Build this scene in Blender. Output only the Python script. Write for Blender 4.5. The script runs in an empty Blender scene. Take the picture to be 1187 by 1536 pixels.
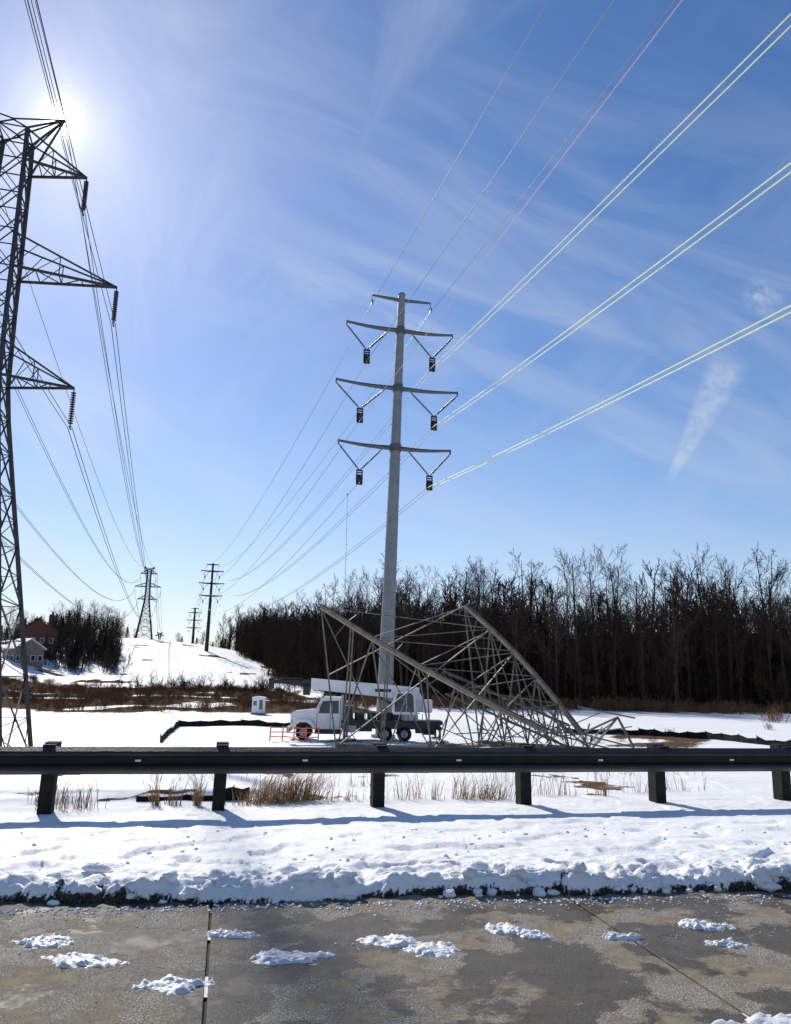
import bpy, math, random
from math import sin, cos, radians, pi, exp, sqrt
from mathutils import Vector, Matrix, noise
random.seed(7)
scene = bpy.context.scene
V = Vector
def sm(t):
    t = max(0.0, min(1.0, t)); return t*t*(3-2*t)
def lerp(a,b,t): return a+(b-a)*t

# ------------------------------------------------------------------ frames
PHI = radians(12)                 # road direction
CP, SP = cos(PHI), sin(PHI)
def road(p,q,z=0.0): return V((p*CP-q*SP, p*SP+q*CP, z))
LA = radians(15)                  # transmission corridor direction
U = V((-sin(LA), cos(LA), 0))     # along the line, away from the road
A = V((cos(LA), sin(LA), 0))      # across the line (cross-arm direction)

# ------------------------------------------------------------------ terrain
def edge(p): return 6.03-0.084*max(-9,min(9,p))
def forest_depth(X,Y):
    d1 = Y-125 - 3*sin(X*.11)
    xe = -(Y-128)*0.30
    d2 = X-xe - 3*sin(Y*.07)
    return min(d1,d2)
def gz(X,Y):
    p = X*CP+Y*SP; q = -X*SP+Y*CP
    w = -.2588*X+.9659*Y; v = .9659*X+.2588*Y
    z = 0.0
    z -= 3.1*sm((q-8)/44.0) if q>8 else 0
    if w>150:
        lat = exp(-((v+22)/90.0)**2)
        z += 21*sm((w-170)/260.0)*lat
        if w>440: z -= 14*sm((w-440)/220.0)*lat
    z += 6*sm((-v-28)/25.0)*sm((w-120)/90.0)*(1-.6*sm((w-260)/150))
    fd = forest_depth(X,Y)
    if fd>0: z += 20*sm(fd/130.0)
    if q>14:
        z += .25*noise.noise(V((X*.05,Y*.05,3)))*sm((q-14)/20)
        if q<130: z += .10*noise.noise(V((X*.35,Y*.35,7)))*sm((q-14)/10)
    if q<13.5 and abs(p)<40:
        e = q-edge(p)
        e += .12*noise.noise(V((p*.9,1.3,0)))+.05*noise.noise(V((p*4,q*3,4)))+.045*noise.noise(V((p*10,q*8,14)))
        s = sm(e/.16)
        near = exp(-max(0,e-.10)/.45)
        n1 = noise.noise(V((p*3.2,q*4.2,1)))
        n2 = noise.noise(V((p*7.5,q*9,2)))
        n3 = noise.noise(V((p*.9,q*1.3,5)))
        n4 = noise.noise(V((p*17,q*21,9)))
        n5 = noise.noise(V((p*34,q*38,19)))
        lump = 1-min(1,2.0*abs(noise.noise(V((p*3.6,q*4.5,11)))))
        lump2= 1-min(1,2.0*abs(noise.noise(V((p*8.5,q*9.5,17)))))
        far_=1-.45*sm((e-.8)/1.5)
        top = .065+.024*n3+far_*(.018*n1+.011*n2+.004*n4) \
              + near*(.02+.048*n1+.034*lump+.036*lump2+.026*n2+.028*n4+.012*n5)
        dn = noise.noise(V((p*2.6+4,q*3.1,21)))
        top -= .036*sm((dn-.12)/.18)*sm(e/.5)*far_
        top += .010*sm((dn-.05)/.08)*(1-sm((dn-.13)/.08))*far_
        top -= .08*sm((e-1.2)/2.6)
        z += lerp(-.09, max(-.02,top), s)
    elif q>=13.5:
        z += -.015
    else:
        z += -.09 if q<edge(p) else .05
    return z

def grid_axis(segs):
    out=[]
    for a,b,st in segs:
        n=max(1,int(round((b-a)/st)))
        out += [a+(b-a)*i/n for i in range(n)]
    out.append(segs[-1][1]); return out
ps = grid_axis([(-3000,-1000,500),(-1000,-400,100),(-400,-160,20),(-160,-40,4),(-40,-12,1.5),(-12,-4.5,.3),(-4.5,8.5,.026),(8.5,16,.3),(16,60,1.5),(60,160,4),(160,400,20),(400,1000,100),(1000,3000,500)])
qs = grid_axis([(-400,-20,60),(-20,4,4),(4,5.3,.2),(5.3,6.9,.020),(6.9,10.5,.045),(10.5,13.5,.09),(13.5,30,.4),(30,90,1.5),(90,260,3.5),(260,520,6),(520,1000,40),(1000,4500,500)])
verts=[];brush=[];dirt=[];forest=[]
for q in qs:
    for p in ps:
        P = road(p,q); z=gz(P.x,P.y); verts.append((P.x,P.y,z))
        b=0; ff=0
        if q>10.3:
            w = -.2588*P.x+.9659*P.y; v=.9659*P.x+.2588*P.y
            fd = forest_depth(P.x,P.y)
            n = noise.fractal(V((P.x*.06,P.y*.06,1)),1,2,4)
            if 88<w<225 and v<26:
                b = sm((w-90)/12)*(1-sm((w-190)/35))*sm((n+.48)/.30)
            if fd>-6: b=max(b, sm((fd+4)/8)*(.75+.25*sm((n+.1)/.3)))
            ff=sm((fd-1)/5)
            if w>200 and fd<=0 : b=max(b,.85*sm((n-.33)/.12))
            if v<-38 and w>110: b=max(b,.9*sm((n+.15)/.25)*sm((-v-38)/15))
            m = .8*exp(-(((P.x-17)/5)**2+((P.y-60)/4)**2))+.6*exp(-(((P.x-24)/7)**2+((P.y-68)/2.5)**2))+.8*exp(-(((P.x-1)/9)**2+((P.y-58)/5)**2))
            if m>.05: b=max(b, .85*sm((m+n*.9-.45)/.3))
            if q<32:
                b=max(b,.62*sm((noise.fractal(V((P.x*.8,P.y*.5,5)),1,2,4)-.36)/.14)*sm((q-10.3)/1.0))
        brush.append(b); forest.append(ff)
        d=0
        if 5<q<8 and abs(p)<40:
            e=q-edge(p); nn=noise.noise(V((p*.8,q*.7,31)))
            nf=noise.noise(V((p*8,q*9,33)))
            d = (1-sm((z-.020-.085*nn-.03*nf)/.045)) if e<.4 else 0
            d = max(d, .8*sm((nn*.8+nf*.7-.36)/.12)*exp(-((e-.12)/.13)**2))
        dirt.append(d)
W=len(ps); faces=[(j*W+i,j*W+i+1,(j+1)*W+i+1,(j+1)*W+i) for j in range(len(qs)-1) for i in range(W-1)]
me=bpy.data.meshes.new("ground"); me.from_pydata(verts,[],faces)
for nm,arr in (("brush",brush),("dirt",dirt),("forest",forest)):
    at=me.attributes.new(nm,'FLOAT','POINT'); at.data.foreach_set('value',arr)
me.polygons.foreach_set('use_smooth',[True]*len(faces))
ground=bpy.data.objects.new("ground",me); scene.collection.objects.link(ground)

# ------------------------------------------------------------------ materials
def newmat(name):
    m=bpy.data.materials.new(name); m.use_nodes=True
    nt=m.node_tree; b=nt.nodes["Principled BSDF"]; return m,nt,b
def N(nt,t,**k):
    n=nt.nodes.new(t)
    for a,v in k.items(): setattr(n,a,v)
    return n
def mat(name,col,rough=.6,metal=0,var=.25,scale=4,bump=0,bscale=30,spec=.5):
    m,nt,b=newmat(name)
    tc=N(nt,'ShaderNodeTexCoord'); no=N(nt,'ShaderNodeTexNoise'); no.inputs['Scale'].default_value=scale; no.inputs['Detail'].default_value=2
    nt.links.new(tc.outputs['Object'],no.inputs['Vector'])
    r=N(nt,'ShaderNodeValToRGB'); r.color_ramp.elements[0].position=.3; r.color_ramp.elements[1].position=.7
    r.color_ramp.elements[0].color=(*[c*(1-var) for c in col],1); r.color_ramp.elements[1].color=(*[min(1,c*(1+var)) for c in col],1)
    nt.links.new(no.outputs['Fac'],r.inputs['Fac']); nt.links.new(r.outputs['Color'],b.inputs['Base Color'])
    b.inputs['Roughness'].default_value=rough; b.inputs['Metallic'].default_value=metal; b.inputs['Specular IOR Level'].default_value=spec
    if bump:
        n2=N(nt,'ShaderNodeTexNoise'); n2.inputs['Scale'].default_value=bscale; n2.inputs['Detail'].default_value=5
        nt.links.new(tc.outputs['Object'],n2.inputs['Vector'])
        bp=N(nt,'ShaderNodeBump'); bp.inputs['Strength'].default_value=bump; bp.inputs['Distance'].default_value=.02
        nt.links.new(n2.outputs['Fac'],bp.inputs['Height']); nt.links.new(bp.outputs['Normal'],b.inputs['Normal'])
    return m

# snow ground
m,nt,b=newmat("snow_ground")
tc=N(nt,'ShaderNodeTexCoord')
def noi(scale,detail=6,rough=.55):
    n=N(nt,'ShaderNodeTexNoise'); n.inputs['Scale'].default_value=scale; n.inputs['Detail'].default_value=detail; n.inputs['Roughness'].default_value=rough
    nt.links.new(tc.outputs['Object'],n.inputs['Vector']); return n
def ramp(src,p0,c0,p1,c1):
    r=N(nt,'ShaderNodeValToRGB'); e=r.color_ramp.elements
    e[0].position=p0;e[0].color=(*c0,1);e[1].position=p1;e[1].color=(*c1,1)
    nt.links.new(src,r.inputs['Fac']); return r.outputs['Color']
def mix(f,a,c,bt='MIX'):
    x=N(nt,'ShaderNodeMix',data_type='RGBA',blend_type=bt)
    if hasattr(f,'links'): nt.links.new(f,x.inputs['Factor'])
    else: x.inputs['Factor'].default_value=f
    for s,i in ((a,'A'),(c,'B')):
        k=[q for q in x.inputs if q.name==i and q.type=='RGBA'][0]
        if hasattr(s,'links'): nt.links.new(s,k)
        else: k.default_value=(*s,1)
    return [o for o in x.outputs if o.type=='RGBA'][0]
def math_(op,a,c=0.0,clamp=False):
    x=N(nt,'ShaderNodeMath',operation=op,use_clamp=clamp)
    for i,s in enumerate((a,c)):
        if hasattr(s,'links'): nt.links.new(s,x.inputs[i])
        else: x.inputs[i].default_value=s
    return x.outputs[0]
snowc=ramp(noi(.8,3).outputs['Fac'],.35,(.87,.86,.85),.65,(.94,.93,.90))
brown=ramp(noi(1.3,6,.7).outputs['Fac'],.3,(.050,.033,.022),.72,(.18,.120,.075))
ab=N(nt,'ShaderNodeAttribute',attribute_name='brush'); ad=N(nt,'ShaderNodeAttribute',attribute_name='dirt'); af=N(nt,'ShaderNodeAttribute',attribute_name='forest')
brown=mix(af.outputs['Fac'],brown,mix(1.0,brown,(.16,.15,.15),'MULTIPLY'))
fine=noi(2.2,8,.75).outputs['Fac']
f=math_('ADD',ab.outputs['Fac'],math_('MULTIPLY',math_('SUBTRACT',fine,.5),1.6))
f=math_('MULTIPLY',math_('SUBTRACT',f,.42),6,True)
f=math_('MULTIPLY',f,math_('GREATER_THAN',ab.outputs['Fac'],.02))
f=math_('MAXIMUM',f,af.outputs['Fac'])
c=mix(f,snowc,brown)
grit=ramp(noi(45,6,.7).outputs['Fac'],.35,(.012,.010,.008),.7,(.10,.085,.065))
fd_=math_('ADD',ad.outputs['Fac'],math_('MULTIPLY',math_('SUBTRACT',noi(38,6,.75).outputs['Fac'],.5),2.2))
fd_=math_('MULTIPLY',math_('SUBTRACT',fd_,.48),4,True)
fd_=math_('MULTIPLY',fd_,math_('GREATER_THAN',ad.outputs['Fac'],.02))
c=mix(fd_,c,grit)
nt.links.new(c,b.inputs['Base Color']); b.inputs['Roughness'].default_value=.6
nt.links.new(math_('MULTIPLY',math_('SUBTRACT',1.0,math_('MAXIMUM',f,fd_)),.35),b.inputs['Specular IOR Level'])
bp=N(nt,'ShaderNodeBump'); bp.inputs['Strength'].default_value=.55; bp.inputs['Distance'].default_value=.03
hh=math_('ADD',noi(18,8,.72).outputs['Fac'],math_('MULTIPLY',noi(3,3).outputs['Fac'],1.2))
nt.links.new(hh,bp.inputs['Height']); nt.links.new(bp.outputs['Normal'],b.inputs['Normal'])
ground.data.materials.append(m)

# wet concrete
m,nt,b=newmat("wet_concrete"); M_CONC=m
tc=N(nt,'ShaderNodeTexCoord')
big=noi(1.6,9,.62).outputs['Fac']
wet=math_('MULTIPLY',math_('SUBTRACT',big,.488),26,True)     # 1 = dry/salted
spk=noi(85,6,.8).outputs['Fac']; spm=math_('MULTIPLY',math_('SUBTRACT',spk,.47),14,True)
grain=noi(170,4,.85).outputs['Fac']
wetc=ramp(noi(4,9,.75).outputs['Fac'],.3,(.040,.032,.022),.7,(.120,.090,.054))
dryc=ramp(noi(9,9,.75).outputs['Fac'],.3,(.22,.178,.115),.7,(.43,.36,.255))
icec=ramp(grain,.38,(.46,.41,.33),.62,(.95,.93,.88))
c=mix(wet,wetc,dryc)
gr2=ramp(grain,.32,(.40,.40,.40),.68,(1.55,1.55,1.55))
c=mix(1.0,c,gr2,'MULTIPLY')
patch=math_('MULTIPLY',math_('SUBTRACT',noi(2.4,7,.65).outputs['Fac'],.42),8,True)
sp2=math_('MULTIPLY',math_('MULTIPLY',spm,patch),math_('ADD',math_('MULTIPLY',wet,.80),.16))
c=mix(sp2,c,icec)
nt.links.new(c,b.inputs['Base Color'])
rr=math_('ADD',math_('MULTIPLY',wet,.45),.42); nt.links.new(rr,b.inputs['Roughness'])
sl=math_('SUBTRACT',.15,math_('MULTIPLY',wet,.12)); nt.links.new(sl,b.inputs['Specular IOR Level'])
bp=N(nt,'ShaderNodeBump'); bp.inputs['Strength'].default_value=.8; bp.inputs['Distance'].default_value=.008
hh=math_('ADD',math_('MULTIPLY',grain,math_('ADD',math_('MULTIPLY',wet,.8),.25)),math_('MULTIPLY',sp2,1.6))
nt.links.new(hh,bp.inputs['Height']); nt.links.new(bp.outputs['Normal'],b.inputs['Normal'])

M_ASPH=mat("asphalt",(.05,.05,.05),.8,0,.3,30,.3,80)
M_PAINT_SLOTLIGHT=mat("road_paint_and_slot_light",(.7,.7,.66),.6,0,.1,20)
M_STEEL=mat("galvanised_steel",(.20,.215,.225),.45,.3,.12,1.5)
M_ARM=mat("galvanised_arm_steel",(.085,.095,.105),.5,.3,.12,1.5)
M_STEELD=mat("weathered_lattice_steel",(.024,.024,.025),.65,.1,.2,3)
M_LATT=mat("old_galvanised_steel",(.15,.13,.10),.6,.15,.40,2)
M_LATT2=mat("old_galvanised_leg",(.32,.27,.19),.55,.15,.2,2)
M_INS=mat("insulator_dark",(.045,.04,.045),.35,0,.2,5)
M_HARD=mat("dark_hardware",(.02,.022,.026),.5,.3,.2,5)
M_WIRE=mat("aluminium_wire",(.25,.26,.28),.5,.4,.1,5)
M_WIREN=mat("dark_wire",(.04,.04,.045),.7,.1,.1,5,spec=.2)
M_ROPEY=mat("pale_stringing_rope",(.90,.94,.50),.6,0,.05,2)
M_ROPEP=mat("pinkish_stringing_rope",(.62,.40,.46),.6,0,.08,2)
M_RAIL=mat("dark_weathering_steel",(.013,.012,.012),.55,.15,.35,6,.25,40)
M_WOOD=mat("dark_post",(.017,.015,.014),.8,0,.35,12,.5,60,.2)
M_WHITE=mat("white_paint",(.80,.81,.82),.3,0,.06,2)
M_BLACK=mat("black_paint",(.02,.02,.022),.45,0,.3,4)
M_TYRE=mat("tyre_rubber",(.018,.018,.018),.85,0,.3,10)
M_CHROME=mat("bright_metal",(.42,.43,.45),.4,.3,.05,3)
M_GLASS=mat("dark_glass",(.02,.03,.04),.08,0,.1,3)
M_ORANGE=mat("orange_plastic",(.85,.20,.07),.5,0,.15,5)
M_SILT=mat("black_silt_fabric",(.012,.012,.013),.8,0,.4,3,.5,8,.2)
M_BARK=mat("bark",(.042,.029,.022),.95,0,.35,1.2,spec=.08)
M_BARK2=mat("bark_pale",(.072,.052,.040),.95,0,.35,1.2,spec=.08)
M_BRUSH=mat("brown_brush",(.18,.098,.050),.95,0,.4,2,spec=.08)
M_LEAF=mat("rusty_dead_leaves",(.15,.058,.026),.9,0,.4,2,spec=.1)
M_GRASS=mat("dry_grass",(.40,.25,.125),.8,0,.45,6,spec=.2)
M_PINE=mat("evergreen_foliage",(.024,.034,.020),.9,0,.4,2,spec=.1)
M_BRICK=mat("brick_wall",(.14,.055,.035),.9,0,.3,6)
M_SIDING=mat("siding",(.22,.16,.13),.7,0,.1,3)
M_ROOF=mat("brown_roof",(.12,.050,.036),.9,0,.25,6)
M_SNOWR=mat("snow",(.86,.86,.86),.6,0,.06,3,.6,40,.3)
m,nt,b=newmat("slush"); M_SLUSH=m
tc=N(nt,'ShaderNodeTexCoord')
nt.links.new(ramp(noi(60,6,.7).outputs['Fac'],.3,(.68,.70,.73),.65,(.93,.93,.93)),b.inputs['Base Color'])
b.inputs['Roughness'].default_value=.35
bp=N(nt,'ShaderNodeBump'); bp.inputs['Strength'].default_value=.8; bp.inputs['Distance'].default_value=.01
nt.links.new(noi(70,6,.7).outputs['Fac'],bp.inputs['Height']); nt.links.new(bp.outputs['Normal'],b.inputs['Normal'])

# ------------------------------------------------------------------ mesh builder
class MB:
    def __init__(s): s.v=[];s.f=[];s.m=[];s.sm=[]
    def add(s,vs,fs,mi=0,smooth=False):
        o=len(s.v); s.v+= [tuple(x) for x in vs]
        s.f+=[tuple(i+o for i in f) for f in fs]; s.m+=[mi]*len(fs); s.sm+=[smooth]*len(fs)
    def beam(s,a,b,w,h=None,mi=0,up=None):
        a=V(a);b=V(b);h=h or w; d=b-a
        if d.length<1e-6: return
        d.normalize(); up=V(up) if up else (V((0,0,1)) if abs(d.z)<.95 else V((0,1,0)))
        x=d.cross(up).normalized(); y=x.cross(d)
        vs=[]
        for P in (a,b):
            for sx,sy in ((-1,-1),(1,-1),(1,1),(-1,1)): vs.append(P+x*sx*w/2+y*sy*h/2)
        s.add(vs,[(0,1,2,3)[::-1],(4,5,6,7),(0,1,5,4),(1,2,6,5),(2,3,7,6),(3,0,4,7)],mi)
    def angle(s,a,b,w,t,mi=0,flip=1):
        a=V(a);b=V(b);d=(b-a).normalized(); up=V((0,0,1)) if abs(d.z)<.95 else V((0,1,0))
        x=d.cross(up).normalized(); y=x.cross(d)
        prof=[(0,0),(w,0),(w,t),(t,t),(t,w),(0,w)]
        vs=[P+x*px*flip+y*py for P in (a,b) for px,py in prof]
        fs=[(i,(i+1)%6,(i+1)%6+6,i+6) for i in range(6)]+[(0,1,2,3,4,5),(6,7,8,9,10,11)]
        s.add(vs,fs,mi)
    def tube(s,pts,rs,n=6,mi=0,smooth=True,caps=True):
        vs=[];fs=[]
        ref=None
        for i,P in enumerate(pts):
            P=V(P); d=(V(pts[min(i+1,len(pts)-1)])-V(pts[max(i-1,0)])).normalized()
            if ref is None or abs(ref.dot(d))>.98: ref=V((0,0,1)) if abs(d.z)<.9 else V((1,0,0))
            x=d.cross(ref).normalized(); y=d.cross(x)
            for k in range(n):
                a=2*pi*k/n; vs.append(P+(x*cos(a)+y*sin(a))*rs[i])
        for i in range(len(pts)-1):
            for k in range(n): fs.append((i*n+k,i*n+(k+1)%n,(i+1)*n+(k+1)%n,(i+1)*n+k))
        if caps: fs+= [tuple(range(n)),tuple(range((len(pts)-1)*n,len(pts)*n))[::-1]]
        s.add(vs,fs,mi,smooth)
    def box(s,c,sz,mi=0,rot=0):
        c=V(c); vs=[]
        for z in (-1,1):
            for x,y in ((-1,-1),(1,-1),(1,1),(-1,1)):
                X=x*sz[0]/2;Y=y*sz[1]/2
                vs.append(c+V((X*cos(rot)-Y*sin(rot),X*sin(rot)+Y*cos(rot),z*sz[2]/2)))
        s.add(vs,[(3,2,1,0),(4,5,6,7),(0,1,5,4),(1,2,6,5),(2,3,7,6),(3,0,4,7)],mi)
    def extr(s,prof,y0,y1,mi=0):   # profile (x,z) extruded in y
        n=len(prof); vs=[(x,y0,z) for x,z in prof]+[(x,y1,z) for x,z in prof]
        s.add(vs,[tuple(range(n)),tuple(range(n,2*n))[::-1]]+[(i,(i+1)%n,(i+1)%n+n,i+n) for i in range(n)],mi)
    def obj(s,name,mats,parent=None,bevel=0,link=True):
        me=bpy.data.meshes.new(name); me.from_pydata(s.v,[],s.f)
        for m in mats: me.materials.append(m)
        me.polygons.foreach_set('material_index',s.m); me.polygons.foreach_set('use_smooth',s.sm)
        me.update()
        o=bpy.data.objects.new(name,me)
        if link: scene.collection.objects.link(o)
        if parent: o.parent=parent
        if bevel:
            bm=o.modifiers.new("b",'BEVEL'); bm.width=bevel; bm.segments=2; bm.limit_method='ANGLE'
        return o
def empty(name,loc=(0,0,0),rot=0):
    e=bpy.data.objects.new(name,None); e.location=loc; e.rotation_euler=(0,0,rot); scene.collection.objects.link(e); return e

# ------------------------------------------------------------------ pavement
mb=MB()
for k in range(-20,21):
    p0=k*2.6+.009; p1=(k+1)*2.6-.009
    for (q0,q1) in ((2.6,7.2),):
        vs=[road(p0,q0,-.1),road(p1,q0,-.1),road(p1,q1,-.1),road(p0,q1,-.1),road(p0,q0,0),road(p1,q0,0),road(p1,q1,0),road(p0,q1,0)]
        mb.add(vs,[(3,2,1,0),(4,5,6,7),(0,1,5,4),(1,2,6,5),(2,3,7,6),(3,0,4,7)])
sw=mb.obj("concrete_sidewalk",[M_CONC],bevel=.004)
mb=MB()
for k in range(-20,21): # packed grit in the joints
    n=60; vs=[]
    for i in range(n+1):
        q=2.65+4.5*i/n; z=-.020+.010*noise.noise(V((k,q*6,0))); vs+= [road(k*2.6-.010,q,z),road(k*2.6+.010,q,z+.003)]
    mb.add(vs,[(2*i,2*i+1,2*i+3,2*i+2) for i in range(n)])
mb.obj("joint_filler",[M_SILT],sw)
mb=MB()
vs=[road(-120,-8,-.085),road(120,-8,-.085),road(120,2.4,-.085),road(-120,2.4,-.085)]
mb.add(vs,[(0,1,2,3)])
for k in range(-15,16):
    vs=[road(k*8,-2.86,-.081),road(k*8+3,-2.86,-.081),road(k*8+3,-2.74,-.081),road(k*8,-2.74,-.081)]
    mb.add(vs,[(0,1,2,3)],1)
mb.obj("asphalt_road",[M_ASPH,M_PAINT_SLOTLIGHT])
mb=MB()
mb.beam(road(-60,2.5,-.05),road(60,2.5,-.05),.16,.13)
mb.obj("kerb",[M_CONC],bevel=.015)

# slush patches on the pavement
for i,(x,y,L,D,r) in enumerate([(-2.04,5.04,.36,.15,.1),(-1.69,4.76,.44,.15,-.2),(-1.13,4.44,.42,.16,.05),(-.56,4.87,.52,.17,.1),
        (.0,5.16,.40,.16,-.1),(.26,5.03,.36,.18,.1),(.78,5.42,.34,.15,-.3),(.93,5.32,.26,.10,-.2),(1.49,5.33,.28,.09,.1),(2.10,5.58,.36,.15,-.2),(2.1,5.23,.26,.09,-.1),
        (-.99,5.24,.34,.10,-.1),(1.9,4.08,.6,.2,.1)]):
    n=34; vs=[];fs=[]
    for j in range(n+1):
        for k in range(n+1):
            u=(k/n*2-1);w=(j/n*2-1)
            rr=sqrt(u*u+w*w)
            lim=.72+.42*noise.noise(V((u*1.7+i*7,w*1.7,i)))+.24*noise.noise(V((u*6,w*6,i*3)))
            h=sm((lim-rr)/.24)
            z=h*(.020+.016*noise.noise(V((u*3+i,w*3,i+.5)))+.018*noise.noise(V((u*9,w*9,i)))+.010*noise.noise(V((u*18,w*18,i))))-.006
            X=u*L*.70;Y=w*D*.85
            vs.append((x+X*cos(r)-Y*sin(r),y+X*sin(r)+Y*cos(r),z))
    fs=[(a*(n+1)+c_,a*(n+1)+c_+1,(a+1)*(n+1)+c_+1,(a+1)*(n+1)+c_) for a in range(n) for c_ in range(n)]
    mb=MB(); mb.add(vs,fs,0,True); mb.obj("snow_patch",[M_SLUSH])
# crumbs of snow and ice
mb=MB(); rc=random.Random(3)
def crumb(x,y,z,s):
    vs=[]
    for d in ((1,0,0),(0,1,0),(-1,0,0),(0,-1,0),(0,0,.7),(0,0,-.5)):
        vs.append(V((x,y,z))+V(d)*s*rc.uniform(.6,1.3))
    mb.add(vs,[(0,1,4),(1,2,4),(2,3,4),(3,0,4),(1,0,5),(2,1,5),(3,2,5),(0,3,5)],0,False)
for _ in range(1500):
    p=rc.uniform(-4,7); e=rc.expovariate(1/.14)
    if e>1.6: continue
    P=road(p,edge(p)-.04-e); crumb(P.x,P.y,.003,rc.uniform(.003,.012)*(1 if e>.15 else 1.5))
for (x,y) in [(-2.04,5.04),(-1.69,4.76),(-1.13,4.44),(-.56,4.87),(.1,5.1),(.8,5.4),(1.49,5.33),(2.1,5.5)]:
    for _ in range(60):
        crumb(x+rc.gauss(0,.22),y+rc.gauss(0,.09),.002,rc.uniform(.002,.007))
mb.obj("snow_crumbs",[M_SLUSH])
# ploughed snow chunks on the bank
mb=MB()
def chunk(C,s):
    nu,nv=9,6; vs=[]; sd_=rc.uniform(0,99); sq=(rc.uniform(.8,1.5),rc.uniform(.7,1.1),rc.uniform(.5,.85))
    for j in range(nv+1):
        th=pi*j/nv
        for i in range(nu):
            ph=2*pi*i/nu+sd_; d=V((sin(th)*cos(ph),sin(th)*sin(ph),cos(th)))
            r=s*(1+.45*noise.noise(d*1.6+V((sd_,0,0)))+.25*noise.noise(d*4+V((sd_,3,0))))
            vs.append(C+V((d.x*sq[0],d.y*sq[1],d.z*sq[2]))*r)
    mb.add(vs,[(j*nu+i,j*nu+(i+1)%nu,(j+1)*nu+(i+1)%nu,(j+1)*nu+i) for j in range(nv) for i in range(nu)],0,True)
for _ in range(900):
    p=rc.uniform(-4.5,7.5); cl_=noise.noise(V((p*1.1,0,77)))
    if rc.random()>.45+cl_*1.2: continue
    e=.04+abs(rc.gauss(.12,.16)); P=road(p,edge(p)+e)
    s=min(.075,.012+rc.expovariate(1/.020)); P.z=max(0,gz(P.x,P.y))+s*.25
    chunk(P,s)
for _ in range(200):
    p=rc.uniform(-4.5,7.5); P=road(p,edge(p)+rc.uniform(.3,2.5)); s=rc.uniform(.006,.020); P.z=gz(P.x,P.y)+s*.2; chunk(P,s)
mb.obj("snow_chunks",[M_SNOWR])

# ------------------------------------------------------------------ guardrail
mb=MB()
prof=[(0,.0),(-.02,.012),(-.075,.045),(-.085,.07),(-.075,.095),(-.02,.125),(-.005,.155),(-.02,.185),(-.075,.215),(-.085,.24),(-.075,.265),(-.02,.298),(0,.31)]
prof2=prof+[(x+.006,z) for x,z in prof[::-1]]
n=len(prof2)
QR=9.93; ZB=.40
def railz(p): return ZB-.004*(p-2)
for k in range(-10,18):
    p0=-1.95+1.97*k-.985; p1=p0+1.97+.0
    off=.003 if k%2 else 0
    vs=[road(p0-.1,QR+x-off,railz(p0)+z) for x,z in prof2]+[road(p1+.1,QR+x-off,railz(p1)+z) for x,z in prof2]
    mb.add(vs,[(i,(i+1)%n,(i+1)%n+n,i+n) for i in range(n)]+[tuple(range(n)),tuple(range(n,2*n))[::-1]],0,False)
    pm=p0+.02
    mb.box(road(pm,QR-.018,railz(pm)+.155),(.065,.012,.022),2,PHI)  # pale tab painted in place of light showing through a rail slot
    pp=-1.95+1.97*k
    g=gz(*road(pp,QR+.25)[:2])
    lx=random.uniform(-.015,.015)
    mb.beam(road(pp+lx,QR+.24,g-.3),road(pp,QR+.24,railz(pp)+.345),.15,.2,1,up=(-SP,CP,0))
    mb.beam(road(pp,QR+.07,railz(pp)+.0),road(pp,QR+.07,railz(pp)+.33),.14,.12,1,up=(-SP,CP,0))
    for zz in (.12,.19): mb.tube([road(pp,QR-.02,railz(pp)+zz),road(pp,QR-.035,railz(pp)+zz)],[.016,.016],6,0)
mb.obj("guardrail",[M_RAIL,M_WOOD,M_PAINT_SLOTLIGHT])

# ------------------------------------------------------------------ lattice helper
FACES=((0,1),(1,2),(2,3),(3,0))
def lattice(mb,rings,lw,bw,mi=0,jit=0,style='X',skip=0):
    J=lambda P: V(P)+V((random.uniform(-jit,jit),random.uniform(-jit,jit),random.uniform(-jit,jit)))
    for i in range(len(rings)-1):
        r0,r1=rings[i],rings[i+1]
        for k in range(4): mb.angle(r0[k],r1[k],lw,lw*.18,mi,1 if k in(0,3) else -1) if lw<.3 and jit else mb.beam(r0[k],r1[k],lw,None,mi)
        for a,b_ in FACES:
            if random.random()<skip: continue
            mb.beam(J(r0[a]),J(r1[b_]),bw,bw*.5,mi); mb.beam(J(r0[b_]),J(r1[a]),bw,bw*.5,mi)
            big=(V(r0[a])-V(r0[b_])).length>4
            if big:
                cx=(V(r0[a])+V(r0[b_])+V(r1[a])+V(r1[b_]))/4
                l0=(V(r0[a])+V(r1[a]))/2; l1=(V(r0[b_])+V(r1[b_]))/2
                if style=='X':
                    mb.beam(l0,cx,bw*.7,bw*.4,mi); mb.beam(l1,cx,bw*.7,bw*.4,mi)
                mb.beam(l0,V(r0[a]).lerp(V(r1[b_]),.22),bw*.6,bw*.4,mi); mb.beam(l1,V(r0[b_]).lerp(V(r1[a]),.22),bw*.6,bw*.4,mi)
            mb.beam(r1[a],r1[b_],bw,bw*.5,mi)
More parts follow.
